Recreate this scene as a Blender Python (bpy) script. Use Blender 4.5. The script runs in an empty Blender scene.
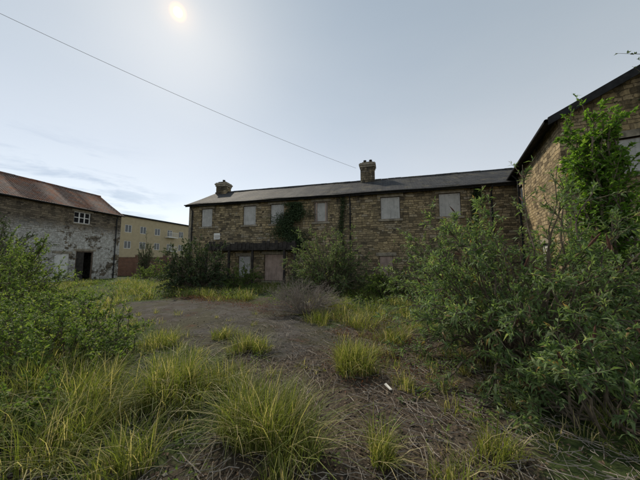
import bpy, math, random
import numpy as np
from mathutils import Vector, noise
rng=np.random.default_rng(11)
random.seed(5)
scene=bpy.context.scene
R=math.radians

# ---------------------------------------------------------------- mesh builder
class MB:
    def __init__(s): s.v=[];s.f=[];s.n=0;s.r=[];s.sm=False
    def add(s,V,F,mat=0,rnd=0.5):
        V=np.asarray(V,float).reshape(-1,3);F=np.asarray(F,int)
        s.v.append(V)
        s.r.append(np.broadcast_to(np.asarray(rnd,float),(len(V),)).copy())
        s.f.append((F+s.n,mat)); s.n+=len(V)
    def box(s,a,b,mat=0):
        x0,y0,z0=a;x1,y1,z1=b
        V=[(x0,y0,z0),(x1,y0,z0),(x1,y1,z0),(x0,y1,z0),(x0,y0,z1),(x1,y0,z1),(x1,y1,z1),(x0,y1,z1)]
        F=[(0,3,2,1),(4,5,6,7),(0,1,5,4),(1,2,6,5),(2,3,7,6),(3,0,4,7)]
        s.add(V,F,mat,random.random())
    def poly(s,V,mat=0): s.add(V,[list(range(len(V)))],mat)
    def build(s,name,mats,parent=None,smooth=False):
        me=bpy.data.meshes.new(name)
        V=np.concatenate(s.v)
        me.vertices.add(len(V)); me.vertices.foreach_set('co',V.ravel())
        loops=np.concatenate([f.ravel() for f,m in s.f])
        tot=np.concatenate([np.full(len(f),f.shape[1]) for f,m in s.f])
        mi=np.concatenate([np.full(len(f),m) for f,m in s.f])
        st=np.concatenate([[0],np.cumsum(tot)[:-1]])
        me.loops.add(len(loops)); me.loops.foreach_set('vertex_index',loops.astype(np.int32))
        me.polygons.add(len(tot)); me.polygons.foreach_set('loop_start',st.astype(np.int32))
        me.polygons.foreach_set('loop_total',tot.astype(np.int32))
        me.polygons.foreach_set('material_index',mi.astype(np.int32))
        me.polygons.foreach_set('use_smooth',np.full(len(tot),smooth))
        for m in mats: me.materials.append(m)
        a=me.attributes.new('rnd','FLOAT','POINT'); a.data.foreach_set('value',np.concatenate(s.r))
        me.update(calc_edges=True); me.validate()
        o=bpy.data.objects.new(name,me); scene.collection.objects.link(o)
        if parent: o.parent=parent
        return o
def empty(name,loc=(0,0,0),rz=0):
    e=bpy.data.objects.new(name,None); e.location=loc; e.rotation_euler=(0,0,rz); scene.collection.objects.link(e); return e
def nrm(a): return a/np.maximum(np.linalg.norm(a,axis=-1,keepdims=True),1e-9)

def gh(x,y):
    x=np.asarray(x,float);y=np.asarray(y,float)
    d=np.exp(-(x*x+y*y)/900.)
    return d*(.035*np.sin(.9*x+.3)*np.cos(.7*y)+.02*np.sin(2.1*x+1.7*y)+.012*np.sin(4.3*x-3.1*y+1))

# ---------------------------------------------------------------- node helpers
def newmat(name):
    m=bpy.data.materials.new(name); m.use_nodes=True; nt=m.node_tree; nt.nodes.clear()
    out=nt.nodes.new('ShaderNodeOutputMaterial'); return m,nt,out
class N:
    def __init__(s,nt): s.nt=nt
    def n(s,t,**k):
        nd=s.nt.nodes.new(t)
        for a,b in k.items(): setattr(nd,a,b)
        return nd
    def l(s,a,b): s.nt.links.new(a,b)
    def setin(s,sock,v):
        if isinstance(v,bpy.types.NodeSocket): s.l(v,sock)
        else: sock.default_value=v
    def math(s,op,a,b=0,c=None,clamp=False):
        nd=s.n('ShaderNodeMath',operation=op); nd.use_clamp=clamp
        s.setin(nd.inputs[0],a); s.setin(nd.inputs[1],b)
        if c is not None: s.setin(nd.inputs[2],c)
        return nd.outputs[0]
    def mix(s,f,a,b,bt='MIX'):
        nd=s.n('ShaderNodeMix',data_type='RGBA',blend_type=bt)
        s.setin(nd.inputs[0],f); s.setin(nd.inputs[6],a if isinstance(a,bpy.types.NodeSocket) else (*a,1)); s.setin(nd.inputs[7],b if isinstance(b,bpy.types.NodeSocket) else (*b,1))
        return nd.outputs[2]
    def noise(s,vec,scale,detail=4,rough=.6,dist=0):
        nd=s.n('ShaderNodeTexNoise'); s.l(vec,nd.inputs['Vector'])
        nd.inputs['Scale'].default_value=scale; nd.inputs['Detail'].default_value=detail; nd.inputs['Roughness'].default_value=rough; nd.inputs['Distortion'].default_value=dist
        return nd.outputs['Fac'],nd.outputs['Color']
    def ramp(s,f,stops,interp='LINEAR'):
        nd=s.n('ShaderNodeValToRGB'); nd.color_ramp.interpolation=interp
        el=nd.color_ramp.elements
        while len(el)<len(stops): el.new(.5)
        for e,(p,c) in zip(el,stops):
            e.position=p; e.color=(*c,1) if len(c)==3 else c
        s.setin(nd.inputs[0],f); return nd.outputs[0]
    def step(s,f,a,b):
        nd=s.n('ShaderNodeMapRange'); nd.interpolation_type='SMOOTHSTEP'
        s.setin(nd.inputs[0],f); nd.inputs[1].default_value=a; nd.inputs[2].default_value=b
        return nd.outputs[0]
    def obj(s): return s.n('ShaderNodeTexCoord').outputs['Object']
    def sep(s,v):
        nd=s.n('ShaderNodeSeparateXYZ'); s.l(v,nd.inputs[0]); return nd.outputs
    def comb(s,x,y,z=0):
        nd=s.n('ShaderNodeCombineXYZ'); s.setin(nd.inputs[0],x);s.setin(nd.inputs[1],y);s.setin(nd.inputs[2],z); return nd.outputs[0]
    def bsdf(s,col,rough=.8,bump=None,bs=.5,bd=.02,spec=.3,metal=0):
        b=s.n('ShaderNodeBsdfPrincipled')
        s.setin(b.inputs['Base Color'],col if isinstance(col,bpy.types.NodeSocket) else (*col,1))
        s.setin(b.inputs['Roughness'],rough); b.inputs['Specular IOR Level'].default_value=spec; b.inputs['Metallic'].default_value=metal
        if bump is not None:
            bn=s.n('ShaderNodeBump'); bn.inputs['Strength'].default_value=bs; bn.inputs['Distance'].default_value=bd
            s.l(bump,bn.inputs['Height']); s.l(bn.outputs[0],b.inputs['Normal'])
        return b.outputs[0]

def simple(name,col,rough=.7,var=.25,scale=6,metal=0,spec=.3,streak=0):
    m,nt,out=newmat(name); g=N(nt); v=g.obj(); f,_=g.noise(v,scale,5,.65)
    c=g.mix(g.step(f,.3,.7),tuple(x*(1-var) for x in col),tuple(min(1,x*(1+var)) for x in col))
    if streak:
        x,y,z=g.sep(v); s_,_=g.noise(g.comb(g.math('MULTIPLY',g.math('ADD',x,y),7),g.math('MULTIPLY',z,.7),0),1.2,5,.7)
        c=g.mix(g.math('MULTIPLY',g.step(s_,.48,.7),streak),c,tuple(q*.3 for q in col))
    f2,_=g.noise(v,scale*9,3,.6)
    g.l(g.bsdf(c,rough,f2,.3,.01,spec,metal),out.inputs[0]); return m

def stone(name,stops,mortar,bw=.29,rh=.135,stain=.6,white=False,moss=0.3):
    m,nt,out=newmat(name); g=N(nt); v=g.obj(); x,y,z=g.sep(v)
    xy=g.math('ADD',x,y)
    nf,_=g.noise(v,6,3,.6); nx,_=g.noise(v,3.2,4,.6)
    xs=g.math('ADD',xy,g.math('MULTIPLY',g.math('SUBTRACT',nf,.5),.16))
    zs=g.math('ADD',g.math('ADD',z,g.math('MULTIPLY',g.math('SUBTRACT',nx,.5),.17)),g.math('MULTIPLY',g.math('SINE',g.math('MULTIPLY',z,5.3)),.045))
    zr=g.math('DIVIDE',zs,rh); row=g.math('FLOOR',zr); fz=g.math('FRACT',zr)
    wr=g.n('ShaderNodeTexWhiteNoise',noise_dimensions='1D'); g.l(row,wr.inputs['W']); r=wr.outputs['Value']
    xx=g.math('ADD',g.math('MULTIPLY',g.math('DIVIDE',xs,bw),g.math('ADD',g.math('MULTIPLY',r,.8),.7)),g.math('MULTIPLY',r,17.3))
    xx=g.math('ADD',xx,g.math('MULTIPLY',g.math('SINE',g.math('ADD',g.math('MULTIPLY',xx,1.9),g.math('MULTIPLY',row,2.1))),.28))
    cell=g.math('FLOOR',xx); fx=g.math('FRACT',xx)
    wc=g.n('ShaderNodeTexWhiteNoise',noise_dimensions='2D'); g.l(g.comb(cell,row,0),wc.inputs['Vector']); rv=wc.outputs['Value']
    ex=g.math('MULTIPLY',g.math('MINIMUM',fx,g.math('SUBTRACT',1,fx)),bw); ez=g.math('MULTIPLY',g.math('MINIMUM',fz,g.math('SUBTRACT',1,fz)),rh)
    ed=g.math('MINIMUM',ex,ez); f3,_=g.noise(v,16,6,.7)
    ed=g.math('ADD',ed,g.math('MULTIPLY',g.math('SUBTRACT',f3,.5),.03))
    mo=g.step(ed,.020,.002)
    col=g.ramp(rv,stops)
    col=g.mix(mo,col,mortar)
    col=g.mix(.9,col,g.ramp(f3,[(.3,(.55,.54,.52)),(.7,(1.4,1.37,1.32))]),'MULTIPLY')
    big,_=g.noise(v,.45,4,.6)
    col=g.mix(1,col,g.ramp(big,[(.3,(.80,.82,.86)),(.7,(1.22,1.16,1.02))]),'MULTIPLY')
    st,_=g.noise(g.comb(g.math('MULTIPLY',xy,1.5),g.math('MULTIPLY',z,.28),3.1),1.1,8,.72,.3)
    top=g.math('ADD',g.math('MULTIPLY',g.step(z,4.9,6.1),.11),g.math('MULTIPLY',g.step(z,1.4,.0),.12))
    col=g.mix(g.math('MULTIPLY',g.step(g.math('ADD',st,top),.52,.70),stain),col,(.04,.036,.031))
    ms,_=g.noise(v,1.3,8,.75)
    col=g.mix(g.math('MULTIPLY',g.step(ms,.56,.72),moss),col,(.06,.07,.035))
    if white:
        wn,_=g.noise(v,.55,6,.72,.3); wn2,_=g.noise(v,4,6,.7)
        w=g.math('ADD',g.math('MULTIPLY',wn,1.0),g.math('MULTIPLY',wn2,.35))
        zf=g.math('MULTIPLY',g.step(z,5.1,3.6),g.step(x,5.0,6.6))
        w=g.math('MULTIPLY',g.step(w,.575,.645),zf)
        col=g.mix(g.math('MULTIPLY',w,.92),col,g.mix(g.step(wn2,.4,.65),(.42,.40,.36),(.70,.69,.66)))
    h=g.math('SUBTRACT',g.math('ADD',g.math('MULTIPLY',f3,.5),g.math('MULTIPLY',rv,.35)),g.math('MULTIPLY',mo,.9))
    g.l(g.bsdf(col,.95,h,1.0,.04,.1),out.inputs[0]); return m

def slate(name,cols,rough=.65,sx=.32,sy=.2,spec=.2,patch=(.5,.62),extra=None):
    m,nt,out=newmat(name); g=N(nt); v=g.obj(); x,y,z=g.sep(v)
    br=g.n('ShaderNodeTexBrick'); g.l(g.comb(x,g.math('MULTIPLY',y,1.15),0),br.inputs['Vector']); br.offset=.5
    br.inputs['Color1'].default_value=(*cols[0],1); br.inputs['Color2'].default_value=(*cols[1],1); br.inputs['Mortar'].default_value=(.015,.015,.015,1)
    br.inputs['Scale'].default_value=1; br.inputs['Mortar Size'].default_value=.01; br.inputs['Brick Width'].default_value=sx; br.inputs['Row Height'].default_value=sy
    f,_=g.noise(v,1.2,7,.72,.4); f2,_=g.noise(v,18,4,.6); f4,_=g.noise(g.comb(g.math('MULTIPLY',x,2.6),g.math('MULTIPLY',y,.5),0),1.3,6,.7)
    col=g.mix(g.step(f,*patch),br.outputs['Color'],cols[2])
    col=g.mix(g.math('MULTIPLY',g.step(f4,.5,.66),.7),col,extra or tuple(q*.45 for q in cols[0]))
    col=g.mix(.7,col,g.ramp(f2,[(.3,(.55,.55,.55)),(.7,(1.35,1.35,1.35))]),'MULTIPLY')
    h=g.math('SUBTRACT',f2,br.outputs['Fac'])
    g.l(g.bsdf(col,rough,h,.6,.02,spec),out.inputs[0]); return m

def leafmat(name,stops,trans=.4,rough=.5,tcol=1.5,spec=.35,k=1.0):
    m,nt,out=newmat(name); g=N(nt)
    a=g.n('ShaderNodeAttribute',attribute_name='rnd')
    col=g.ramp(a.outputs['Fac'],[(p,tuple(q*k for q in c)) for p,c in stops])
    p=g.bsdf(col,rough,None,spec=spec)
    t=g.n('ShaderNodeBsdfTranslucent'); g.l(g.mix(1,col,(tcol,tcol*1.05,tcol*.55),'MULTIPLY'),t.inputs[0])
    mx=g.n('ShaderNodeMixShader'); mx.inputs[0].default_value=trans; g.l(p,mx.inputs[1]); g.l(t.outputs[0],mx.inputs[2])
    g.l(mx.outputs[0],out.inputs[0]); return m

M={}
M['stone']=stone('rubble_stone',[(0,(.10,.086,.065)),(.25,(.21,.172,.115)),(.6,(.315,.257,.165)),(.85,(.41,.335,.22)),(1,(.33,.295,.24))],(.20,.168,.12),stain=.72)
M['stone_wing']=stone('rubble_stone_wing',[(0,(.13,.105,.07)),(.25,(.25,.20,.125)),(.6,(.37,.295,.18)),(1,(.44,.36,.24))],(.27,.22,.15),stain=.6)
M['stone_left']=stone('rubble_stone_left',[(0,(.07,.06,.05)),(.4,(.15,.125,.098)),(1,(.23,.195,.15))],(.17,.15,.12),white=True)
M['dress']=simple('dressed_stone',(.27,.235,.18),.9,.35,4,streak=.6)
M['slate']=slate('roof_slate',((.050,.051,.055),(.075,.075,.077),(.10,.092,.075)),.8,spec=.12)
M['slate_red']=slate('roof_sheet_rusty',((.16,.125,.11),(.20,.155,.14),(.21,.10,.065)),.9,spec=.08,patch=(.46,.60),extra=(.10,.052,.04))
M['board']=simple('window_board',(.44,.43,.41),.8,.14,2.5,streak=.4)
M['board_pink']=simple('window_board_faded',(.36,.27,.225),.85,.2,2.5,streak=.4)
M['frame']=simple('window_frame_paint',(.16,.12,.09),.7,.4,8)
M['white']=simple('white_paint',(.68,.67,.64),.6,.12,5,streak=.2)
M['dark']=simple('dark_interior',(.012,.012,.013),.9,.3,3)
M['metal']=simple('dark_gutter',(.022,.022,.023),.7,.4,6,spec=.15)
M['timber']=simple('weathered_timber',(.035,.030,.026),.85,.5,5)
M['buff']=simple('buff_render',(.40,.33,.21),.9,.08,1.5)
M['glass']=simple('dark_glass',(.05,.06,.07),.15,.2,1,spec=.6)
M['pot']=simple('clay_pot',(.25,.13,.08),.8,.3,8)
M['bark']=simple('bark',(.12,.095,.07),.9,.4,15)
M['twig']=simple('dead_twig',(.25,.215,.18),.9,.35,20)
M['debris']=simple('pale_plastic',(.55,.53,.48),.6,.2,20)

M['budd']=leafmat('buddleia_leaf',[(0,(.034,.055,.024)),(.5,(.066,.098,.038)),(.85,(.11,.145,.065)),(.97,(.16,.175,.10)),(1,(.12,.08,.04))],.42,.55,1.8,.25,1.75)
M['darkleaf']=leafmat('dark_shrub_leaf',[(0,(.022,.036,.018)),(.6,(.042,.065,.030)),(1,(.075,.10,.045))],.3,.6,1.5,.2,1.4)
M['weed']=leafmat('weed_leaf',[(0,(.045,.072,.020)),(.6,(.092,.135,.034)),(1,(.16,.18,.06))],.45,.6,1.6,.2,1.4)
M['light']=leafmat('sapling_leaf',[(0,(.055,.11,.018)),(.6,(.095,.17,.028)),(1,(.14,.2,.04))],.5,.5,1.8,.25,1.2)
M['grass']=leafmat('grass_blade',[(0,(.065,.085,.020)),(.5,(.135,.155,.036)),(.8,(.21,.20,.065)),(.9,(.32,.27,.14)),(1,(.43,.36,.21))],.42,.6,1.6,.25,1.2)
M['litter']=leafmat('dead_leaf',[(0,(.035,.024,.016)),(.5,(.085,.055,.035)),(.85,(.17,.115,.07)),(1,(.30,.24,.16))],.1,.8,1)
M['rust']=leafmat('sorrel',[(0,(.10,.035,.02)),(.6,(.17,.06,.03)),(1,(.12,.12,.04))],.3,.7,1.2)
M['head']=simple('dead_flower_head',(.09,.045,.03),.95,.4,30)

# ---------------------------------------------------------------- foliage primitives
def leaves(mb,P,D,L,W,rnd,mat=0,curl=.2):
    n=len(P); D=nrm(D)
    up=nrm(np.array([0,0,1.])+rng.normal(0,.55,(n,3)))
    S=nrm(np.cross(D,up)); Nn=np.cross(S,D)
    L=L[:,None];W=W[:,None]
    base=P; C=P+D*L*.5+Nn*L*.04
    Rr=P+D*L*.42+S*W*.5+Nn*W*.22; Lf=P+D*L*.42-S*W*.5+Nn*W*.22
    tip=P+D*L-Nn*L*curl*.6-np.array([0,0,1.])*L*curl*.5
    V=np.stack([base,Rr,C,Lf,tip],1).reshape(-1,3)
    b=(np.arange(n)*5)[:,None]
    F=np.concatenate([b+np.array([[0,1,2]]),b+np.array([[0,2,3]]),b+np.array([[1,4,2]]),b+np.array([[2,4,3]])])
    mb.add(V,F,mat,np.repeat(rnd,5))
def tubes(mb,P,Rd,mat=0,sides=4,rnd=.5):
    n,K,_=P.shape
    T=np.empty_like(P); T[:,1:-1]=P[:,2:]-P[:,:-2]; T[:,0]=P[:,1]-P[:,0]; T[:,-1]=P[:,-1]-P[:,-2]
    T=nrm(T); ref=np.where(np.abs(T[...,2:3])>.9,np.array([1.,0,0]),np.array([0,0,1.]))
    A=nrm(np.cross(T,ref)); B=np.cross(T,A)
    an=np.arange(sides)*2*math.pi/sides
    V=P[:,:,None]+Rd[:,:,None,None]*(A[:,:,None]*np.cos(an)[None,None,:,None]+B[:,:,None]*np.sin(an)[None,None,:,None])
    idx=np.arange(n*K*sides).reshape(n,K,sides)
    nx=np.roll(idx,-1,axis=2)
    F=np.stack([idx[:,:-1],nx[:,:-1],nx[:,1:],idx[:,1:]],-1).reshape(-1,4)
    mb.add(V.reshape(-1,3),F,mat,rnd)
def bush(name,c,rx,ry,h,nst,ntw,nlf,LL,LW,mat,twl=.45,lump=.35,low=0.0,spike=0,seed=0,twigonly=False,baser=.15):
    mb=MB(); c=np.array(c,float)
    az=rng.uniform(0,2*math.pi,nst); se=rng.uniform(low,1,nst); se=np.sign(se)*np.abs(se)**.9; ce=np.sqrt(np.maximum(0,1-se**2))
    d=np.stack([np.cos(az)*ce,np.sin(az)*ce,se],1)
    lm=np.array([noise.noise(Vector(q*1.9+seed*7.3)) for q in d])
    rad=(1+lump*1.6*lm)*rng.uniform(.72,1.06,nst)
    tgt=c+d*rad[:,None]*np.array([rx,ry,h])
    base=c+np.stack([np.cos(az)*rx*baser*rng.uniform(0,1,nst),np.sin(az)*ry*baser*rng.uniform(0,1,nst),np.full(nst,-.05)],1)
    base[:,2]+=gh(base[:,0],base[:,1])
    ctl=base*.45+tgt*.55; ctl[:,2]+=h*rng.uniform(.12,.32,nst)*(1-se*.5)
    K=9; t=np.linspace(0,1,K)[None,:,None]
    P=base[:,None]*(1-t)**2+2*ctl[:,None]*t*(1-t)+tgt[:,None]*t*t
    P[:,1:-1]+=rng.normal(0,.012*h,(nst,K-2,3))
    P[...,2]=np.maximum(P[...,2],.03)
    r0=(.006+.006*h)*rng.uniform(.6,1.3,nst)
    tubes(mb,P,r0[:,None]*np.linspace(1,.25,K)[None],1,5)
    nT=nst*ntw; si=np.repeat(np.arange(nst),ntw)
    tt=rng.uniform(.22,1,nT)**.75
    k=np.minimum((tt*(K-1)).astype(int),K-2); fr=(tt*(K-1)-k)[:,None]
    T0=P[si,k]*(1-fr)+P[si,k+1]*fr; tan=nrm(P[si,k+1]-P[si,k])
    Td=nrm(tan*.7+rng.normal(0,.5,(nT,3))+np.array([0,0,.3])+nrm(T0-c)*.25)
    Tl=twl*rng.uniform(.5,1.25,nT)
    Kt=5; u=np.linspace(0,1,Kt)[None,:,None]
    dr=rng.uniform(.05,.4,nT)[:,None,None]
    TP=T0[:,None]+Td[:,None]*Tl[:,None,None]*u-np.array([0,0,1.])*dr*Tl[:,None,None]*u*u
    TP[...,2]=np.maximum(TP[...,2],.02)
    tubes(mb,TP,(r0[si]*.32)[:,None]*np.linspace(1,.3,Kt)[None],1,3)
    if not twigonly:
        nL=nT*nlf; ti=np.repeat(np.arange(nT),nlf)
        ul=rng.uniform(.08,1.0,nL); 
        LP=T0[ti]+Td[ti]*(Tl[ti]*ul)[:,None]; LP[:,2]-=dr[ti,0,0]*Tl[ti]*ul*ul
        LP[:,2]=np.maximum(LP[:,2],.03)
        LD=nrm(Td[ti]*.75+rng.normal(0,.6,(nL,3))+np.array([0,0,.05]))
        sz=rng.uniform(.55,1.15,nL)*(1-.25*ul)
        clump=rng.uniform(-.24,.24,nT)[ti]
        leaves(mb,LP,LD,LL*sz,LW*sz*rng.uniform(.8,1.2,nL),np.clip(rng.beta(2,2.2,nL)+clump+.2*(ul-.4),0,1),0,.25)
    else:
        nL=nT*3; ti=np.repeat(np.arange(nT),3); ul=rng.uniform(.2,1,nL)[:,None]
        q0=T0[ti]+Td[ti]*Tl[ti][:,None]*ul; q0[:,2]=np.maximum(q0[:,2],.02)
        qd=nrm(Td[ti]+rng.normal(0,.7,(nL,3))); u3=np.linspace(0,1,3)[None,:,None]
        tubes(mb,q0[:,None]+qd[:,None]*u3*(Tl[ti]*.5)[:,None,None],np.full((nL,3),.0026)*np.array([1,.8,.4]),1,3)
    if spike:
        ii=rng.choice(nT,spike,replace=False)
        q0=TP[ii,-1]; qd=nrm(Td[ii]+np.array([0,0,.2])+rng.normal(0,.3,(spike,3))); u4=np.linspace(0,1,6)[None,:,None]
        tubes(mb,q0[:,None]+qd[:,None]*u4*rng.uniform(.1,.2,spike)[:,None,None],np.array([[.006,.013,.015,.012,.008,.002]]).repeat(spike,0),2,6)
    return mb.build(name,[mat,M['twig'] if twigonly else M['bark'],M['head']])

def blades(mb,P,az,L,W,lean,rnd,mat=0):
    n=len(P); dh=np.stack([np.cos(az),np.sin(az),np.zeros(n)],1); tw=az+rng.normal(0,.5,n)+math.pi/2
    S=np.stack([np.cos(tw),np.sin(tw),np.zeros(n)],1)
    vs=[]
    for t,w in ((0,.8),(.3,1),(.6,.8),(.85,.45),(1,0)):
        c=P+dh*(L*lean*t**1.9)[:,None]; c=c+np.array([0,0,1.])*(L*(t-.42*np.minimum(lean,1.3)*t**2.6))[:,None]
        if w: vs+= [c-S*(W*w/2)[:,None],c+S*(W*w/2)[:,None]]
        else: vs.append(c)
    V=np.stack(vs,1).reshape(-1,3); b=(np.arange(n)*9)[:,None]
    F=np.concatenate([b+np.array([[2*i,2*i+1,2*i+3,2*i+2]]) for i in range(3)])
    mb.add(V,F,mat,np.repeat(rnd,9))
    mb.f.append((b+np.array([[6,7,8]])+(mb.n-len(V)),mat))
def tuft(mb,x,y,r,n,L,W=.006,lean=(.15,1.15),straw=.1,bias=0):
    a=rng.uniform(0,2*math.pi,n); rr=r*np.sqrt(rng.uniform(0,1,n))*.9*(1+.35*np.sin(a*2+x*9)+.25*np.sin(a*3+y*7))
    px=x+np.cos(a)*rr;py=y+np.sin(a)*rr
    P=np.stack([px,py,gh(px,py)-.01],1)
    cd=rng.uniform(0,6.28); az=a+rng.normal(0,1.1,n); az=np.where(rng.uniform(0,1,n)<.3,cd+rng.normal(0,.5,n),az)
    le=rng.uniform(*lean,n)*(.4+.8*rr/r)
    rd=np.clip(rng.beta(2.5,3,n)*.85+bias,0,1); sm=rng.uniform(0,1,n)<straw; rd[sm]=rng.uniform(.86,1,sm.sum())
    blades(mb,P,az,L*rng.uniform(.3,1.15,n),W*rng.uniform(.6,1.3,n),le,rd)

# ---------------------------------------------------------------- masks
TP=np.array([(-7.6,9.9),(-5.5,11.0),(-2.4,9.7),(-.2,7.1),(.5,5.1),(-.9,4.4),(-2.2,4.7),(-3.75,6.0),(-5.8,7.3)])
def sdpoly(x,y,P):
    d=np.full(x.shape,1e9); ins=np.zeros(x.shape,bool); j=len(P)-1
    for i in range(len(P)):
        ax,ay=P[j];bx,by=P[i]; ex,ey=bx-ax,by-ay; wx,wy=x-ax,y-ay
        t=np.clip((wx*ex+wy*ey)/(ex*ex+ey*ey),0,1)
        d=np.minimum(d,np.hypot(wx-ex*t,wy-ey*t))
        ins^=((ay>y)!=(by>y))&(x<(bx-ax)*(y-ay)/(by-ay+1e-12)+ax); j=i
    return np.where(ins,-d,d)
def nz(x,y,s,o=0):
    return np.sin(x*s+o)*np.cos(y*s*.9+1.3*o)*.5+.3*np.sin(x*s*2.3+y*s*1.7+o)+.2*np.cos(x*s*4.1-y*s*3.7)
def tarm(x,y): return np.clip(.5-(sdpoly(x,y,TP)+.35*nz(x,y,1.7))/.7,0,1)
def path(x,y):  # bare litter strip in foreground
    return np.clip(1.25-np.abs(x-(.5-.1*y)+.3*nz(x,y,2.0,1))/(1.1+.12*y),0,1)*np.clip((6.5-y)/1.5,0,1)

# ---------------------------------------------------------------- ground
def axis(a,b,st,far):
    core=np.arange(a,b+1e-6,st); g=st*1.5; up=[];p=b
    while p<far: p+=g; g*=1.25; up.append(p)
    g=st*1.5;dn=[];p=a
    while p>-far: p-=g; g*=1.25; dn.append(p)
    return np.array(dn[::-1]+list(core)+up)
xs=axis(-12,9,.07,700); ys=axis(.5,16,.07,700)
X,Y=np.meshgrid(xs,ys); Z=gh(X,Y)
near=np.exp(-((X)**2+(Y-4)**2)/60.)
Z=Z+near*.010*nz(X,Y,13)*(1-tarm(X,Y))-tarm(X,Y)*.01
mb=MB(); nx_,ny_=len(xs),len(ys); idx=np.arange(nx_*ny_).reshape(ny_,nx_)
mb.add(np.stack([X,Y,Z],-1),np.stack([idx[:-1,:-1],idx[:-1,1:],idx[1:,1:],idx[1:,:-1]],-1).reshape(-1,4),0,tarm(X,Y).ravel())
m,nt,out=newmat('ground_mat'); g=N(nt); v=g.obj()
ta=g.n('ShaderNodeAttribute',attribute_name='rnd').outputs['Fac']; pa=g.n('ShaderNodeAttribute',attribute_name='green').outputs['Fac']
n1,_=g.noise(v,1.3,6,.7); n2,_=g.noise(v,11,6,.75); n3,_=g.noise(v,60,3,.7); n4,_=g.noise(v,.5,5,.65,.5)
soil=g.ramp(n2,[(.28,(.020,.015,.012)),(.45,(.052,.040,.030)),(.6,(.098,.076,.056)),(.75,(.165,.135,.10))])
soil=g.mix(g.step(n1,.5,.65),soil,g.ramp(n3,[(.35,(.034,.028,.022)),(.65,(.12,.098,.076))]))
green=g.ramp(n2,[(.3,(.025,.034,.013)),(.55,(.05,.07,.022)),(.75,(.09,.10,.04))])
tar=g.ramp(n3,[(.3,(.055,.050,.046)),(.55,(.088,.081,.074)),(.75,(.145,.134,.12))])
tar=g.mix(g.step(n1,.42,.60),tar,(.056,.047,.039)); 
tar=g.mix(g.math('MULTIPLY',g.step(n4,.47,.58),.75),tar,g.mix(n2,(.03,.033,.018),(.09,.08,.048)))
tar=g.mix(g.math('MULTIPLY',g.step(n1,.58,.70),.6),tar,(.10,.045,.027))
crk=g.n('ShaderNodeTexVoronoi',feature='DISTANCE_TO_EDGE'); crk.inputs['Scale'].default_value=.8
vd=g.n('ShaderNodeVectorMath',operation='ADD'); g.l(v,vd.inputs[0]); _,nc=g.noise(v,2,4,.7); g.l(nc,vd.inputs[1]); g.l(vd.outputs[0],crk.inputs['Vector'])
ck=g.step(crk.outputs[0],.022,.006)
tar=g.mix(g.math('MULTIPLY',ck,.8),tar,(.03,.03,.015))
col=g.mix(g.step(g.math('ADD',pa,g.math('MULTIPLY',g.math('SUBTRACT',n2,.5),.8)),.35,.6),soil,green)
tm=g.step(g.math('ADD',ta,g.math('MULTIPLY',g.math('SUBTRACT',n2,.5),1.1)),.3,.6)
col=g.mix(tm,col,tar)
g.l(g.bsdf(col,.95,g.math('ADD',n2,g.math('MULTIPLY',n3,.35)),.7,.03,.12),out.inputs[0])
go=mb.build('ground',[m],smooth=True)
grn=np.clip(1-path(X,Y)*1.3,0,1)*np.clip(.6+.6*nz(X,Y,.8),0,1)
at=go.data.attributes.new('green','FLOAT','POINT'); at.data.foreach_set('value',grn.ravel())

# ---------------------------------------------------------------- building helpers
def wall(mb,o,u,L,H,ops,depth=.18,mat=0,rmat=None,z0=-.3):
    u=np.array([u[0],u[1],0.]); nrm_=np.array([u[1],-u[0],0.]); o=np.array([o[0],o[1],0.])
    xs=sorted({0,L,*[a for a,b,c,d in ops],*[b for a,b,c,d in ops]}); zs=sorted({z0,H,*[c for a,b,c,d in ops],*[d for a,b,c,d in ops]})
    pt=lambda s,z,dd=0:o+u*s+np.array([0,0,z])-nrm_*dd
    for i in range(len(xs)-1):
        for k in range(len(zs)-1):
            cx=(xs[i]+xs[i+1])/2;cz=(zs[k]+zs[k+1])/2
            if any(a<cx<b and c<cz<d for a,b,c,d in ops): continue
            mb.poly([pt(xs[i],zs[k]),pt(xs[i+1],zs[k]),pt(xs[i+1],zs[k+1]),pt(xs[i],zs[k+1])],mat)
    for a,b,c,d in ops:
        for p,q in (((a,c),(a,d)),((a,d),(b,d)),((b,d),(b,c)),((b,c),(a,c))):
            mb.poly([pt(*p),pt(*q),pt(*q,depth),pt(*p,depth)],mat if rmat is None else rmat)
def obox(mb,o,u,s0,s1,d0,d1,z0,z1,mat):
    u=np.array([u[0],u[1],0.]); n=np.array([u[1],-u[0],0.]); o=np.array([o[0],o[1],0.])
    V=[]
    for z in (z0,z1):
        for s,d in ((s0,d1),(s1,d1),(s1,d0),(s0,d0)): V.append(o+u*s+n*d+np.array([0,0,z]))
    mb.add(V,[(0,3,2,1),(4,5,6,7),(0,1,5,4),(1,2,6,5),(2,3,7,6),(3,0,4,7)],mat,random.random())
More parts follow.
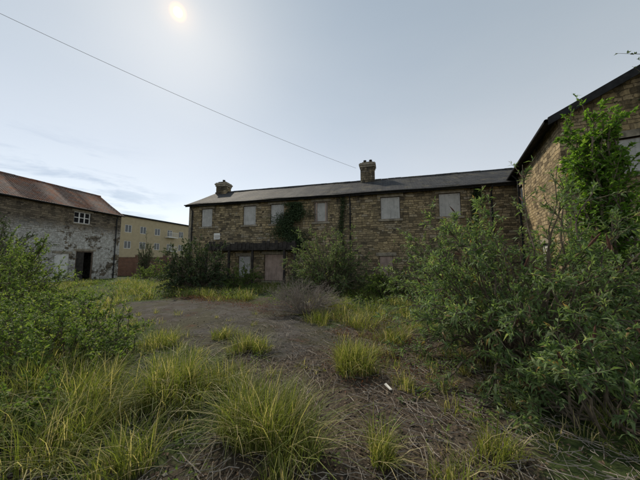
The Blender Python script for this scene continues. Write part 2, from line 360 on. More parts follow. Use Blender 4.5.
def roof_gable(mb,L,D,He,Hr,ov=.25,th=.1,y0=0,mat=0,ends=.15):
    h=D/2; sl=(Hr-He)/h
    for sgn in (0,1):
        ya=(-ov if sgn==0 else D+ov); yb=h; za=He-sl*ov; zb=Hr
        nseg=24; top=[];bot=[]
        for i in range(nseg+1):
            x=-ends+(L+2*ends)*i/nseg; sag=-.035*math.sin(i*1.1+sgn)-.02*math.sin(i*2.7)
            top.append([(x,ya,za+sag*.5),(x,(ya+yb)/2,(za+zb)/2+sag-.02),(x,yb,zb+sag*.4)])
        T=np.array(top); B=T-np.array([0,0,th]); n1=(nseg+1)*3
        V=np.concatenate([T.reshape(-1,3),B.reshape(-1,3)]); F=[]
        for i in range(nseg):
            for j in range(2):
                a=i*3+j; F.append((a,a+3,a+4,a+1)); F.append((n1+a,n1+a+1,n1+a+4,n1+a+3))
            a=i*3; F.append((a,n1+a,n1+a+3,a+3)); a=i*3+2; F.append((a,a+3,n1+a+3,n1+a))
        for a0 in (0,nseg*3):
            for j in range(2): F.append((a0+j,a0+j+1,n1+a0+j+1,n1+a0+j))
        mb.add(V,F,mat)
    n=int(L/.45)
    for i in range(n): mb.box((-ends+i*(L+2*ends)/n+.005,h-.11,Hr-.07),(-ends+(i+1)*(L+2*ends)/n-.005,h+.11,Hr+.04+random.uniform(-.008,.014)),mat)

# ================= main two-storey range
mat_b=[M['stone'],M['dress'],M['board'],M['board_pink'],M['frame'],M['dark'],M['metal'],M['timber'],M['white'],M['pot']]
E=empty('derelict_stone_building',(-9.8,18.5,0),math.atan2(-5.4,20.15))
L,D,He,Hr=22.5,6.2,5.95,7.6
up=[(1.55,.95,2),(5.05,1.0,2),(7.15,1.0,2),(10.2,.95,4),(14.5,1.15,2),(17.75,1.15,2)]
ops=[(c-w/2,c+w/2,4.15,5.5) for c,w,_ in up]
lowr=[(4.75,.95,2,.55,2.0),(7.0,1.5,3,.35,2.1),(14.2,.8,3,-.3,1.95)]
ops+=[(c-w/2,c+w/2,a,b) for c,w,_,a,b in lowr]
mb=MB(); wall(mb,(0,0),(1,0),L,He,ops,.16)
wall(mb,(0,D),(0,-1),D,He,[],.1); wall(mb,(L,0),(0,1),D,He,[],.1); wall(mb,(L,D),(-1,0),L,He,[(3,4,4,5.4),(8,9,4,5.4),(14,15,4,5.4)],.15)
mb.poly([(0,D,He),(0,0,He),(0,D/2,Hr-.12)]); mb.poly([(L,0,He),(L,D,He),(L,D/2,Hr-.12)])
for a in (3,8,14): mb.box((L-a-1-.02,D-.2,4),(L-a+.02,D-.15,5.4),2)
mb.build('walls',mat_b,E)
mb=MB()
o=(0,0);u=(1,0)
for (c,w,k),(a,b,z0,z1) in list(zip(up,ops))+[((c,w,k),(c-w/2,c+w/2,za,zb)) for c,w,k,za,zb in lowr]:
    obox(mb,o,u,a-.18,b+.18,-.1,.018,z1,z1+.2,1)
    if z0>0: obox(mb,o,u,a-.12,b+.12,-.1,.06,z0-.12,z0,1)
    if k==5: obox(mb,o,u,a,b,-.2,-.15,z0,z1,5)
    elif k==4:
        obox(mb,o,u,a,b,-.155,-.125,z0,z1,2)
        for q in ((a,a+.07),(b-.07,b)): obox(mb,o,u,q[0],q[1],-.124,-.05,z0,z1,4)
        obox(mb,o,u,a+.07,b-.07,-.124,-.055,z1-.08,z1,4); obox(mb,o,u,a+.07,b-.07,-.124,-.055,z0,z0+.06,4)
        obox(mb,o,u,a+.13,a+.20,-.124,-.06,z0+.06,z1-.08,3); obox(mb,o,u,b-.20,b-.13,-.124,-.06,z0+.06,z1-.08,3)
    else:
        obox(mb,o,u,a,b,-.155,-.10,z0,z1,4)
        obox(mb,o,u,a+.035,b-.035,-.098,-.07,z0+.03,z1-.035,k)
        for sx in (.12,.5,.88):
            for sz in (.08,.5,.92): obox(mb,o,u,a+(b-a)*sx-.012,a+(b-a)*sx+.012,-.07,-.062,z0+(z1-z0)*sz-.012,z0+(z1-z0)*sz+.012,6)
for i in range(20):
    w=.42 if i%2 else .26
    obox(mb,o,u,0.0,w,-.1,.012,i*.295,i*.295+.28,1)
mb.build('window_boards_and_dressings',mat_b,E)
mb=MB(); roof_gable(mb,L,D,He,Hr,.28,.09); mb.build('slate_roof',[M['slate']],E)
mb=MB()
th=np.linspace(math.pi,2*math.pi,7)
gy=-.34
for j in range(12):
    xa_,xb_=-.15+j*(L+.15)/12,-.15+(j+1)*(L+.15)/12; ga=He-.17+.02*math.sin(j*1.9); gb=He-.17+.02*math.sin((j+1)*1.9)
    for i in range(6):
        y0,z0=gy+.065*math.cos(th[i]),.065*math.sin(th[i]);y1,z1=gy+.065*math.cos(th[i+1]),.065*math.sin(th[i+1])
        mb.poly([(xa_,y0,ga+z0),(xb_,y0,gb+z0),(xb_,y1,gb+z1),(xa_,y1,ga+z1)],0)
mb.box((-.15,-.262,He-.30),(L,-.236,He-.16),0)
for s in (.35,12.1,19.8):
    P=np.array([[(s,-.33,He-.22),(s,-.25,He-.35),(s,-.08,He-.6),(s,-.075,2.5),(s,-.075,0)]],float); tubes(mb,P,np.full((1,5),.042),0,8)
    for z in (1,2.5,4): mb.box((s-.06,-.13,z),(s+.06,0.0,z+.05),0)
mb.build('gutter_and_downpipes',[M['metal']],E)
mb=MB()
mb.box((2.1,-.75,2.36),(8.8,-.60,2.82),0); mb.box((2.1,-.598,2.45),(8.8,-.02,2.52),0)
for i in range(12):
    s=2.2+i*.6; mb.box((s-.04,-.598,2.53),(s+.04,-.01,2.70),0)
for i in range(23):
    s=2.15+i*.29
    if random.random()<.8: mb.box((s,-.79,2.46+random.uniform(-.1,.05)),(s+.23,-.752,2.50+random.uniform(.32,.50)),0)
for s in (2.2,4.0,5.75,8.0,8.7): mb.box((s-.06,-.73,-.1),(s+.06,-.61,2.359),0)
mb.build('timber_canopy',[M['timber']],E)
mb=MB(); mb.box((2.25,-.03,3.2),(2.75,-.006,3.65),0); mb.box((2.28,-.034,3.42),(2.72,-.0305,3.46),1); mb.box((2.32,-.034,3.3),(2.68,-.0305,3.33),1)
mb.build('notice_board',[M['white'],M['frame']],E)
def chimney(name,s,w,d,z0,z1,npot=2):
    mb=MB(); y=D/2
    mb.box((s-w/2,y-d/2,z0),(s+w/2,y+d/2,z1-.34),0)
    mb.box((s-w/2-.05,y-d/2-.05,z1-.338),(s+w/2+.05,y+d/2+.05,z1-.2),1)
    mb.box((s-w/2-.10,y-d/2-.10,z1-.198),(s+w/2+.10,y+d/2+.10,z1-.08),1)
    mb.box((s-w/2-.04,y-d/2-.04,z1-.078),(s+w/2+.04,y+d/2+.04,z1),1)
    mb.box((s-w/2+.12,y-d/2+.1,z1+.001),(s+w/2-.12,y+d/2-.1,z1+.10),0)
    for q in (((-.2,.0),(.22,.0)) if npot==2 else ((0,0),)):
        P=np.array([[(s+q[0],y,z1+.05),(s+q[0],y,z1+.12),(s+q[0],y,z1+.24),(s+q[0],y,z1+.28),(s+q[0],y,z1+.32)]]); tubes(mb,P,np.array([[.12,.115,.095,.12,.11]]),2,12)
        mb.box((s+q[0]-.07,y-.07,z1+.105),(s+q[0]+.07,y+.07,z1+.305),3)
    mb.build(name,[M['stone'],M['dress'],M['timber'],M['dark']],E)
chimney('chimney_stack',.62,.95,.75,6.7,8.4,1); chimney('chimney_stack_tall',13.0,1.0,.8,6.7,8.85)

# ================= right wing
E2=empty('stone_wing_building',(7.62,7.65,0),math.atan2(-.469,.883))
W2,L2,He2,Hr2=6.4,12,6.2,7.75
mb=MB(); wop=[(1.15,2.35,4.15,5.2),(3.9,5.0,4.3,5.3),(1.25,2.35,1.0,2.4),(3.9,5.0,0,2.2)]
wall(mb,(0,0),(1,0),W2,He2,wop,.16)
cop=[(4.9,5.7,4.2,5.4),(8.9,9.9,1,2.3),(1.7,2.8,.9,2.3)]
cop=[(L2-b,L2-a,c,d) for a,b,c,d in cop]
wall(mb,(0,L2),(0,-1),L2,He2,cop,.16); wall(mb,(W2,0),(0,1),L2,He2,[],.1); wall(mb,(W2,L2),(-1,0),W2,He2,[],.1)
mb.poly([(0,0,He2),(W2,0,He2),(W2/2,0,Hr2-.02)]); mb.poly([(W2,L2,He2),(0,L2,He2),(W2/2,L2,Hr2-.02)])
mb.build('walls',[M['stone_wing']],E2)
mb=MB()
for o,u,lst in (((0,0),(1,0),wop),((0,L2),(0,-1),cop)):
    for a,b,c,d in lst:
        obox(mb,o,u,a-.2,b+.2,-.1,.02,d,d+.2,1)
        if c>0: obox(mb,o,u,a-.12,b+.12,-.1,.06,c-.12,c,1)
        obox(mb,o,u,a,b,-.155,-.10,c,d,4); obox(mb,o,u,a+.05,b-.05,-.098,-.07,c+.04,d-.04,2)
mb.build('window_boards_and_dressings',mat_b,E2)
mb=MB(); sl=(Hr2-He2)/(W2/2)
for sg in (-1,1):
    xa=W2/2+sg*(W2/2+.3); za=He2-sl*.3+.03; xb=W2/2; zb=Hr2+.03
    a=(xa,-.22,za);b=(xb,-.22,zb);c=(xb,L2+.2,zb);d=(xa,L2+.2,za)
    V=[a,b,c,d]+[(p[0],p[1],p[2]+.08) for p in (a,b,c,d)]
    mb.add(V,[(0,1,2,3),(4,7,6,5),(0,4,5,1),(3,2,6,7),(1,5,6,2),(0,3,7,4)],0)
    V=[(xa,-.25,za-.16),(xb,-.25,zb-.16),(xb,-.25,zb+.09),(xa,-.25,za+.09),(xa,-.222,za-.16),(xb,-.222,zb-.16),(xb,-.222,zb+.09),(xa,-.222,za+.09)]
    mb.add(V,[(0,1,2,3),(4,7,6,5),(0,4,5,1),(3,2,6,7),(1,5,6,2),(0,3,7,4)],1)
    P=np.array([[(xa+sg*.05,-.25,za-.02),(xa+sg*.05,L2/2,za-.02),(xa+sg*.05,L2+.2,za-.02)]]); tubes(mb,P,np.full((1,3),.06),1,8)
P=np.array([[(-.32,5.2,He2-.2),(-.1,5.2,He2-.5),(-.07,5.2,3),(-.07,5.2,0)]]); tubes(mb,P,np.full((1,4),.042),1,8)
mb.build('slate_roof_and_bargeboards',[M['slate'],M['metal']],E2)

# ================= left building
E3=empty('whitewashed_outbuilding',(-23.0,11.3,0),math.atan2(.98,.2))
L3,D3,He3,Hr3=14.1,6.2,6.4,8.5
mb=MB(); op3=[(10.0,11.3,4.95,5.95),(10.35,11.75,-.3,2.55),(8.9,9.9,-.3,2.3),(6.2,7.2,.8,2.1)]
wall(mb,(0,0),(1,0),L3,He3,op3,.18); wall(mb,(0,D3),(0,-1),D3,He3,[],.1); wall(mb,(L3,0),(0,1),D3,He3,[],.1); wall(mb,(L3,D3),(-1,0),L3,He3,[],.1)
mb.poly([(0,D3,He3),(0,0,He3),(0,D3/2,Hr3-.12)]); mb.poly([(L3,0,He3),(L3,D3,He3),(L3,D3/2,Hr3-.12)])
mb.build('walls',[M['stone_left']],E3)
mb=MB();o=(0,0);u=(1,0)
for i,(a,b,c,d) in enumerate(op3):
    obox(mb,o,u,a-.18,b+.18,-.1,.02,d,d+.18,1)
    if c>0: obox(mb,o,u,a-.1,b+.1,-.1,.06,c-.1,c,1)
    if i==0:
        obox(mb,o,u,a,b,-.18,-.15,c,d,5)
        for q in np.linspace(a,b-.07,4): obox(mb,o,u,q,q+.07,-.149,-.09,c,d,8)
        for z in np.linspace(c,d-.07,3): obox(mb,o,u,a,b,-.148,-.095,z,z+.06,8)
    elif i==2: obox(mb,o,u,a,b,-.17,-.06,c,d,8)
    elif i==1:
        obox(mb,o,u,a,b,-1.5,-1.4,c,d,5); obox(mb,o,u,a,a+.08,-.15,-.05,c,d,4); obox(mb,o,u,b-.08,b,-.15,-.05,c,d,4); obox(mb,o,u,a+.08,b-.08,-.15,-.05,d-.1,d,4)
        obox(mb,o,u,a+.08,(a+b)/2,-.13,-.09,c,d-.1,7)
    else: obox(mb,o,u,a,b,-.18,-.1,c,d,3)
mb.build('doors_and_windows',mat_b,E3)
mb=MB(); roof_gable(mb,L3,D3,He3,Hr3,.22,.09)
# corrugation ribs running down the slope
sl3=(Hr3-He3)/(D3/2)
for i in range(95):
    x=-.12+i*(L3+.24)/95; r_=.016
    P=np.array([[(x,-.22,He3-sl3*.22+.005),(x,D3/4,(He3+Hr3)/2-.01),(x,D3/2-.12,Hr3-.06)]]); tubes(mb,P,np.full((1,3),r_),0,5)
mb.build('rusty_sheet_roof',[M['slate_red']],E3)
mb=MB(); P=np.array([[(-.1,-.28,He3-.18),(L3/2,-.28,He3-.2),(L3+.1,-.28,He3-.22)]]); tubes(mb,P,np.full((1,3),.06),0,8)
P=np.array([[(13.6,-.28,He3-.25),(13.6,-.08,He3-.5),(13.6,-.07,0)]]); tubes(mb,P,np.full((1,3),.045),0,8)
mb.build('gutter',[M['metal']],E3)

# ================= modern flats
E4=empty('modern_apartment_block',(-40.4,41.2,0),math.atan2(14.6,4.8))
mb=MB(); L4,D4,H4=24,12,10.5
ops4=[]
for fl in range(3):
    for c in (2,5,8.2,11.2,14.4,17.5,20.6):
        ops4.append((c-.65,c+.65,1+fl*3.2,2.5+fl*3.2))
wall(mb,(0,0),(1,0),L4,H4,ops4,.12); wall(mb,(0,D4),(0,-1),D4,H4,[],.1)
eo=[(c-.65,c+.65,1+fl*3.2,2.5+fl*3.2) for fl in range(3) for c in (2.5,6,9.5)]
wall(mb,(L4,0),(0,1),D4,H4,eo,.12); wall(mb,(L4,D4),(-1,0),L4,H4,[],.1)
mb.poly([(0,0,H4),(L4,0,H4),(L4,D4,H4),(0,D4,H4)],0)
mb.build('walls',[M['buff']],E4)
mb=MB()
mb.box((-.25,-.3,H4+.01),(L4+.25,D4+.3,H4+.3),1)
for o,u,lst in (((0,0),(1,0),ops4),((L4,0),(0,1),eo)):
    for a,b,c,d in lst:
        obox(mb,o,u,a,b,-.12,-.1,c,d,0)
        for q in (a,(a+b)/2-.04,b-.08): obox(mb,o,u,q,q+.08,-.099,-.03,c,d,2)
        for z in (c,d-.08): obox(mb,o,u,a+.08,b-.08,-.098,-.04,z,z+.08,2)
for fl in (1,2):
    obox(mb,(0,0),(1,0),16.3,18.8,0,1.1,fl*3.2+.7,fl*3.2+.85,2)
    for q in np.arange(16.3,18.8,.22): obox(mb,(0,0),(1,0),q,q+.04,1.02,1.06,fl*3.2+.85,fl*3.2+1.85,2)
    obox(mb,(0,0),(1,0),16.3,18.8,1.0,1.08,fl*3.2+1.85,fl*3.2+1.92,2)
mb.build('windows_balconies_and_roof',[M['glass'],M['metal'],M['white']],E4)

m,nt,out=newmat('red_brick'); g=N(nt); v=g.obj(); x,y,z=g.sep(v)
br=g.n('ShaderNodeTexBrick'); g.l(g.comb(g.math('ADD',x,y),z,0),br.inputs[0]); br.inputs['Color1'].default_value=(.20,.09,.065,1); br.inputs['Color2'].default_value=(.13,.065,.05,1); br.inputs['Mortar'].default_value=(.25,.22,.19,1)
br.inputs['Scale'].default_value=1; br.inputs['Brick Width'].default_value=.225; br.inputs['Row Height'].default_value=.075; br.inputs['Mortar Size'].default_value=.008
f,_=g.noise(v,2,6,.7); g.l(g.bsdf(g.mix(.7,br.outputs[0],g.ramp(f,[(.3,(.5,.5,.5)),(.7,(1.3,1.25,1.2))]),'MULTIPLY'),.9,f,.4,.02),out.inputs[0])
E5=empty('brick_boundary_wall',(-24,28.5,0),R(6)); mb=MB()
mb.box((0,0,-.2),(9,.25,2.1),0); 
for s in (0,3,6,8.8): mb.box((s-.2,-.06,-.2),(s+.2,.31,2.35),0); mb.box((s-.24,-.1,2.352),(s+.24,.35,2.43),1)
for a in ((.2,2.8),(3.2,5.8),(6.2,8.6)): mb.box((a[0],-.04,2.102),(a[1],.29,2.17),1)
mb.build('wall_panels',[m,M['dress']],E5)
E6=empty('timber_fence',(-15,27.5,0),R(4)); mb=MB()
for i in range(60):
    mb.box((i*.16,0,0),(i*.16+.145,.02,1.6+random.uniform(-.03,.03)),0)
for z in (.4,1.2): mb.box((0,.022,z),(9.6,.07,z+.09),0)
mb.build('pales',[M['timber']],E6)

# ================= pole + cable
P0=np.array([-17.4,6.4,12.75]);P1=np.array([2.6,17.55,8.35])
t=np.linspace(0,1,40)[:,None]; C=P0*(1-t)+P1*t; C[:,2]-=(.45*4*t*(1-t))[:,0]
mb=MB(); tubes(mb,C[None],np.full((1,40),.008),0,5); mb.build('overhead_cable',[M['frame']])
mb=MB(); tubes(mb,np.array([[(-17.4,6.4,-.3),(-17.4,6.4,6),(-17.4,6.4,13.0)]]),np.array([[.15,.13,.1]]),0,12)
mb.box((-17.46,5.7,12.6),(-17.34,7.1,12.72),0); mb.build('utility_pole',[M['timber']])

# ================= shrubs
bush('buddleia_bush',(3.5,4.3,0),2.85,1.9,2.8,175,11,17,.135,.030,M['budd'],.42,.22,-.12,70,1,baser=.3)
bush('buddleia_bush',(6.2,5.0,0),2.0,1.6,2.85,85,10,15,.13,.030,M['budd'],.42,.3,.0,20,3)
bush('buddleia_bush',(2.9,2.55,0),1.25,.8,.95,60,8,15,.12,.028,M['budd'],.32,.3,-.1,14,4,baser=.4)
bush('sapling_tree',(5.2,4.5,0),.8,.7,4.35,42,18,18,.12,.055,M['light'],.40,.2,.78,0,5)
bush('laurel_bush',(-6.7,13.6,0),1.95,1.5,2.95,140,10,21,.11,.05,M['darkleaf'],.34,.2,-.05,0,6)
bush('laurel_bush',(-4.6,14.6,0),1.3,1.1,1.5,60,8,16,.10,.045,M['weed'],.3,.3,-.05,0,7)
bush('grey_willow_bush',(.45,12.1,0),2.15,1.6,3.35,165,11,20,.10,.03,M['budd'],.38,.2,-.05,0,8)
bush('bramble_bush',(2.9,11.2,0),1.3,1.0,1.5,60,9,16,.09,.045,M['weed'],.3,.35,-.05,0,9)
bush('dead_shrub',(-.45,7.9,0),1.3,.8,1.0,120,8,0,.1,.03,M['litter'],.33,.2,0,0,10,twigonly=True)
bush('elder_bush',(-9.2,7.4,0),1.9,1.7,2.15,110,10,17,.10,.042,M['weed'],.38,.35,-.05,0,11,baser=.3)
bush('elder_bush',(-13.4,10.0,0),2.0,1.8,2.6,80,10,16,.10,.05,M['weed'],.4,.35,0,0,12)
bush('hawthorn_tree',(-16.9,13.2,0),1.8,2.0,4.9,90,10,18,.10,.05,M['darkleaf'],.42,.3,.1,0,13)
bush('nettle_patch',(-4.0,4.0,0),1.3,.9,.9,130,7,14,.075,.034,M['weed'],.25,.4,0,0,14,baser=.85)
bush('nettle_patch',(-6.0,5.3,0),1.5,1.0,1.05,120,7,14,.08,.036,M['weed'],.27,.4,0,0,15,baser=.85)
bush('nettle_patch',(-2.9,2.6,0),.6,.45,.4,40,6,12,.06,.03,M['weed'],.2,.4,0,0,16,baser=.85)
bush('bramble_bush',(-13.3,20.5,0),2.2,1.2,1.5,60,8,14,.11,.055,M['weed'],.35,.4,0,0,17,baser=.6)
bush('bramble_bush',(-9.0,17.4,0),1.6,.9,1.3,50,8,14,.11,.055,M['darkleaf'],.3,.4,0,0,18,baser=.6)
bush('conifer_tree',(-18.4,26.5,0),.9,.9,4.3,70,9,14,.12,.04,M['darkleaf'],.35,.2,.0,0,19)
bush('buddleia_bush',(5.2,11.4,0),2.2,1.1,2.5,80,9,14,.12,.035,M['budd'],.36,.3,-.05,0,20)
def tree(name,x,y,h,r,mat,seed):
    mb=MB(); n=26
    K=9; u=np.linspace(0,1,K); tr=np.stack([x+.25*np.sin(u*3+seed),y+.2*np.cos(u*4+seed),h*.8*u],1); tubes(mb,tr[None],np.linspace(.2,.06,K)[None],1,10)
    k=rng.integers(3,K,n); P0=tr[k]; az=rng.uniform(0,6.28,n); d=np.stack([np.cos(az),np.sin(az),rng.uniform(.1,.9,n)],1)
    U=np.linspace(0,1,6)[None,:,None]; ln=r*rng.uniform(.6,1.1,n)[:,None,None]
    P=P0[:,None]+nrm(d)[:,None]*ln*U+rng.normal(0,.05,(n,6,3))*U; tubes(mb,P,np.linspace(.06,.012,6)[None].repeat(n,0),1,5)
    m2=n*24; bi=rng.integers(0,n,m2); tt=rng.integers(2,6,m2); Q=P[bi,tt]; qd=nrm(rng.normal(0,1,(m2,3))+nrm(d)[bi]*.6); ql=rng.uniform(.4,1.0,m2)
    U=np.linspace(0,1,4)[None,:,None]; QP=Q[:,None]+qd[:,None]*ql[:,None,None]*U; tubes(mb,QP,np.linspace(.01,.003,4)[None].repeat(m2,0),1,3)
    li=np.repeat(np.arange(m2),10); s=rng.uniform(.2,1,len(li)); leaves(mb,Q[li]+qd[li]*(ql[li]*s)[:,None],rng.normal(0,1,(len(li),3)),rng.uniform(.05,.09,len(li)),rng.uniform(.03,.05,len(li)),rng.uniform(0,1,len(li)),0)
    mb.build(name,[mat,M['bark']])
tree('ash_tree',10.2,4.9,9.2,2.9,M['darkleaf'],2)

def ivy(name,s,z0,z1,w,n,mat,th=.28):
    ca,sa=math.cos(E.rotation_euler[2]),math.sin(E.rotation_euler[2])
    mb=MB(); zz=rng.uniform(0,1,n)**.9; off=rng.normal(0,.4,n)*w*(1-.35*zz)*(1+.4*np.sin(zz*17+s))+.25*w*np.sin(zz*9)
    ds=rng.uniform(.02,th,n)*(1-.5*zz); lx=s+off; lz=z0+(z1-z0)*zz
    P=np.stack([E.location[0]+lx*ca+ds*sa,E.location[1]+lx*sa-ds*ca,lz],1)
    leaves(mb,P,rng.normal(0,.6,(n,3))+np.array([sa,-ca,-.5]),rng.uniform(.06,.12,n),rng.uniform(.05,.09,n),rng.beta(2,2,n),0)
    k=10; U=np.linspace(0,1,8)
    st=np.stack([np.stack([E.location[0]+(s+a*U+.1*np.sin(U*7+a*5))*ca+.04*sa,E.location[1]+(s+a*U+.1*np.sin(U*7+a*5))*sa-.04*ca,U*z1*.97],1) for a in rng.uniform(-w*.6,w*.6,k)])
    tubes(mb,st,np.linspace(.016,.004,8)[None].repeat(k,0),1,4)
    mb.build(name,[mat,M['bark']])
ivy('ivy_climber',8.2,2.3,5.5,1.45,8500,M['darkleaf'],.7)
ivy('ivy_climber',11.6,1.5,5.8,.3,1000,M['darkleaf'])
ivy('ivy_climber',19.0,1.5,5.85,.42,2000,M['darkleaf'])
ivy('ivy_climber',1.0,-.1,2.0,.8,1200,M['darkleaf'])

# ================= grass
mb=MB()
big=[(-.42,2.35,.34,1300,.62),(-.75,2.6,.25,600,.5),(-1.7,3.05,.42,1200,.60),(-1.25,3.3,.3,600,.45),(-2.5,2.9,.4,900,.6),(-2.2,2.3,.35,800,.5),(-1.5,2.05,.25,450,.42),(-2.9,2.2,.3,600,.5),
 (.48,3.95,.34,1000,.48),(.75,4.4,.3,500,.36),(-1.35,4.7,.30,600,.40),(-1.1,4.6,.2,250,.33),(.5,2.2,.13,260,.38),(.95,1.95,.13,160,.24),(1.45,2.2,.2,260,.32),(-2.0,5.4,.25,300,.33),
 (.0,7.0,.4,500,.40),(1.0,6.4,.4,500,.42),(1.5,5.3,.35,400,.42),(.6,8.5,.6,700,.5),(1.1,3.3,.2,180,.2),(-3.3,3.1,.5,900,.6),(-4.6,4.1,.5,800,.55),(-3.0,4.9,.35,450,.4),(-.3,1.9,.15,160,.22)]
for x,y,r,n,l in big: tuft(mb,x,y,r,n,l,.0065 if y<5 else .009,straw=.2,bias=.06 if x>0 else 0)
cnt=0
while cnt<480:
    x=rng.uniform(-19,6);y=rng.uniform(7,21)
    xa,ya=np.array([x]),np.array([y])
    if tarm(xa,ya)[0]>.15: continue
    if y>16.8-.27*x-1.0 : continue
    if x<-18: continue
    if nz(x,y,.7,2)<-.15: continue
    tuft(mb,x,y,rng.uniform(.2,.6),int(rng.uniform(50,110)),rng.uniform(.15,.6),.014,straw=.25); cnt+=1
cnt=0
while cnt<330:
    x=rng.uniform(-6,4);y=rng.uniform(1.7,8)
    xa,ya=np.array([x]),np.array([y])
    p=.9-path(xa,ya)[0]*.78-tarm(xa,ya)[0]*.80
    if rng.uniform()>p: continue
    tuft(mb,x,y,rng.uniform(.06,.2),int(rng.uniform(20,60)),rng.uniform(.08,.28),.006,straw=.35); cnt+=1
mb.build('grass',[M['grass']])

mb=MB()
def clump(x,y,r,n,LL,mat,h):
    a=rng.uniform(0,6.28,n); rr=r*np.sqrt(rng.uniform(0,1,n)); px=x+np.cos(a)*rr;py=y+np.sin(a)*rr
    P=np.stack([px,py,gh(px,py)+rng.uniform(0,h,n)],1); Dd=np.stack([np.cos(a),np.sin(a),rng.uniform(-.1,.9,n)],1)+rng.normal(0,.4,(n,3))
    leaves(mb,P,Dd,LL*rng.uniform(.5,1.2,n),LL*.42*rng.uniform(.6,1.2,n),rng.beta(2,2,n),mat)
cnt=0
while cnt<900:
    x=rng.uniform(-18,7);y=rng.uniform(1.8,20)
    if y>16.8-.27*x-.8: continue
    xa,ya=np.array([x]),np.array([y])
    if rng.uniform()<path(xa,ya)[0]*.9+tarm(xa,ya)[0]*1.2: continue
    far=y>8
    clump(x,y,.35 if far else .16,int(rng.uniform(20,50)),.10 if far else .05,0,.35 if far else .12); cnt+=1
for i in range(190):
    t_=rng.uniform(0,1); x=-6+7*t_+rng.normal(0,.5); y=11.2-3.6*t_+rng.normal(0,.35)
    clump(x,y,.25,30,.05,1,.15)
for i in range(110):
    clump(rng.uniform(.2,2.0),rng.uniform(3.4,7),.2,22,.045,1,.12)
mb.build('low_weeds',[M['weed'],M['rust']])

# litter
mb=MB(); n=24000
px=rng.uniform(-4.5,3.5,n);py=1.5+6.5*rng.uniform(0,1,n)**1.5
keep=rng.uniform(0,1,n)<(.35+.65*path(px,py))*(1-.75*tarm(px,py)); px=px[keep];py=py[keep];n=len(px)
a=rng.uniform(0,6.28,n)
leaves(mb,np.stack([px,py,gh(px,py)+rng.uniform(.004,.02,n)],1),np.stack([np.cos(a),np.sin(a),rng.normal(.05,.25,n)],1),rng.uniform(.015,.055,n),rng.uniform(.008,.028,n),rng.beta(1.8,1.9,n),0)
mb.build('leaf_litter',[M['litter']])
mb=MB(); n=3200
px=rng.uniform(-3,2.6,n);py=1.6+6*rng.uniform(0,1,n)**1.4; a=rng.uniform(0,6.28,n); ln=rng.uniform(.05,.38,n)
U=np.linspace(-.5,.5,4)[None,:]
P=np.stack([px[:,None]+np.cos(a)[:,None]*ln[:,None]*U+rng.normal(0,.006,(n,4)),py[:,None]+np.sin(a)[:,None]*ln[:,None]*U+rng.normal(0,.006,(n,4)),np.zeros((n,4))],-1)
P[...,2]=gh(P[...,0],P[...,1])+.012+np.abs(rng.normal(0,.014,(n,4)))
tubes(mb,P,rng.uniform(.0012,.0042,n)[:,None]*np.ones((1,4)),0,4); mb.build('fallen_twigs',[M['twig']])
mb=MB(); oc=np.array([(1,0,0),(-1,0,0),(0,1,0),(0,-1,0),(0,0,1),(0,0,-1)],float); of=np.array([(0,2,4),(2,1,4),(1,3,4),(3,0,4),(2,0,5),(1,2,5),(3,1,5),(0,3,5)])
for i in range(900):
    x=rng.uniform(-6,2);y=rng.uniform(1.7,10); s=rng.uniform(.006,.022)
    mb.add(oc*s*rng.uniform(.5,1.3,(6,3))*np.array([1.3,1,.6])+np.array([x,y,gh(x,y)+s*.2]),of,0)
mb.build('gravel_stones',[M['dress']])
mb=MB(); V=np.array([(.86,3.22,.03),(.88,3.21,.035),(.84,3.34,.05),(.82,3.34,.04),(.865,3.22,.04),(.885,3.21,.045),(.845,3.34,.06),(.825,3.34,.05)])
mb.add(V,[(0,3,2,1),(4,5,6,7),(0,1,5,4),(1,2,6,5),(2,3,7,6),(3,0,4,7)],0); mb.build('plastic_scrap',[M['debris']])

def treeline(name,x0,y0,x1,y1,n,h):
    mb=MB()
    for i in range(n):
        t_=rng.uniform(); c=np.array([x0+(x1-x0)*t_+rng.normal(0,2),y0+(y1-y0)*t_+rng.normal(0,2),0]); hh=h*rng.uniform(.6,1.1); k=700
        d=nrm(rng.normal(0,1,(k,3))); r=rng.uniform(.5,1.05,k)[:,None]*np.array([hh*.42,hh*.42,hh*.45]); P=c+np.array([0,0,hh*.52])+d*r
        leaves(mb,P,rng.normal(0,1,(k,3)),rng.uniform(.4,.9,k),rng.uniform(.3,.6,k),rng.beta(2,2,k),0)
        tubes(mb,np.array([[c,c+[0,0,hh*.5]]]),np.array([[.25,.12]]),1,6)
    mb.build(name,[M['darkleaf'],M['bark']])
treeline('distant_trees',-75,80,-5,95,36,6.5)

# ================= sky + sun
SD=Vector((-math.sin(R(31.8))*math.cos(R(42.7)),math.cos(R(31.8))*math.cos(R(42.7)),math.sin(R(42.7))))
w=bpy.data.worlds.new('World'); scene.world=w; w.use_nodes=True; nt=w.node_tree; nt.nodes.clear(); g=N(nt)
out=g.n('ShaderNodeOutputWorld')
sky=g.n('ShaderNodeTexSky',sky_type='NISHITA'); sky.sun_disc=False; sky.sun_elevation=R(42.7); sky.sun_rotation=R(-31.8); sky.dust_density=.3; sky.air_density=1.0
b1=g.n('ShaderNodeBackground'); g.l(sky.outputs[0],b1.inputs[0]); b1.inputs[1].default_value=.055
d=g.n('ShaderNodeTexCoord').outputs['Generated']; x,y,z=g.sep(d)
hz=g.ramp(z,[(0,(.64,.60,.55)),(.2,(.56,.545,.515)),(.5,(.39,.41,.395)),(1,(.20,.25,.265))])
hn,_=g.noise(g.comb(x,y,g.math('MULTIPLY',z,2.5)),1.3,4,.55,.2)
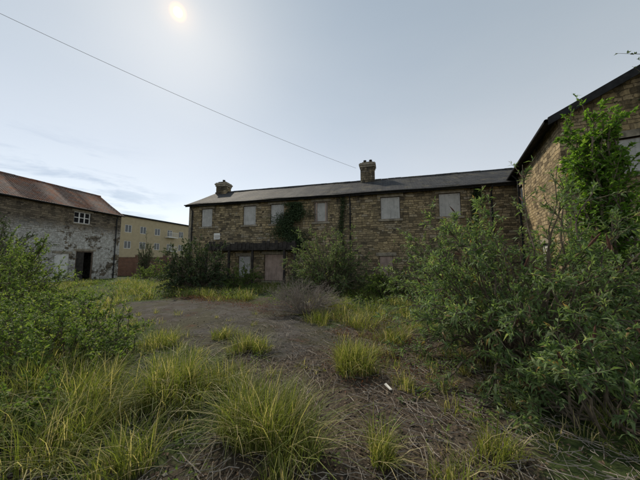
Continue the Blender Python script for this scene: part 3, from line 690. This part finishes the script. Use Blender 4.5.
hz=g.mix(1,hz,g.ramp(hn,[(.3,(.95,.96,.97)),(.7,(1.05,1.04,1.02))]),'MULTIPLY')
dp=g.n('ShaderNodeVectorMath',operation='DOT_PRODUCT'); g.l(d,dp.inputs[0]); dp.inputs[1].default_value=SD
dt=g.math('MAXIMUM',dp.outputs['Value'],0)
def glow(p,c): return g.mix(g.math('POWER',dt,p),(0,0,0),c)
col=g.mix(1,hz,glow(6,(.05,.045,.03)),'ADD'); col=g.mix(1,col,glow(45,(.04,.036,.026)),'ADD'); col=g.mix(1,col,glow(1200,(.22,.12,.03)),'ADD')
disc=g.step(dt,math.cos(R(1.35)),math.cos(R(.95))); col=g.mix(1,col,g.mix(disc,(0,0,0),(.35,.10,-.22)),'ADD')
disc=g.step(dt,math.cos(R(.75)),math.cos(R(.3))); col=g.mix(1,col,g.mix(disc,(0,0,0),(.8,.7,.6)),'ADD')
cl,_=g.noise(g.comb(x,y,g.math('MULTIPLY',z,5.0)),3.4,5,.62,.3)
cm=g.math('MULTIPLY',g.step(cl,.48,.64),g.math('MULTIPLY',g.step(z,.40,.16),g.step(x,-.42,-.68)))
col=g.mix(g.math('MULTIPLY',cm,.85),col,(.23,.24,.26))
b2=g.n('ShaderNodeBackground'); g.l(col,b2.inputs[0]); b2.inputs[1].default_value=1
ad=g.n('ShaderNodeAddShader'); g.l(b1.outputs[0],ad.inputs[0]); g.l(b2.outputs[0],ad.inputs[1]); g.l(ad.outputs[0],out.inputs[0])
sl_=bpy.data.lights.new('sun','SUN'); sl_.energy=3.6; sl_.angle=R(2); sl_.color=(1,.90,.74)
so=bpy.data.objects.new('sun',sl_); scene.collection.objects.link(so); so.rotation_euler=SD.to_track_quat('Z','Y').to_euler()

cam=bpy.data.cameras.new('camera'); cam.sensor_width=36; cam.lens=14.06; cam.clip_end=3000; cam.clip_start=.05
co=bpy.data.objects.new('camera',cam); scene.collection.objects.link(co); co.location=(0,0,1.6); co.rotation_euler=(R(95),0,0)
scene.camera=co
scene.view_settings.view_transform='Standard'; scene.view_settings.look='None'; scene.view_settings.exposure=0
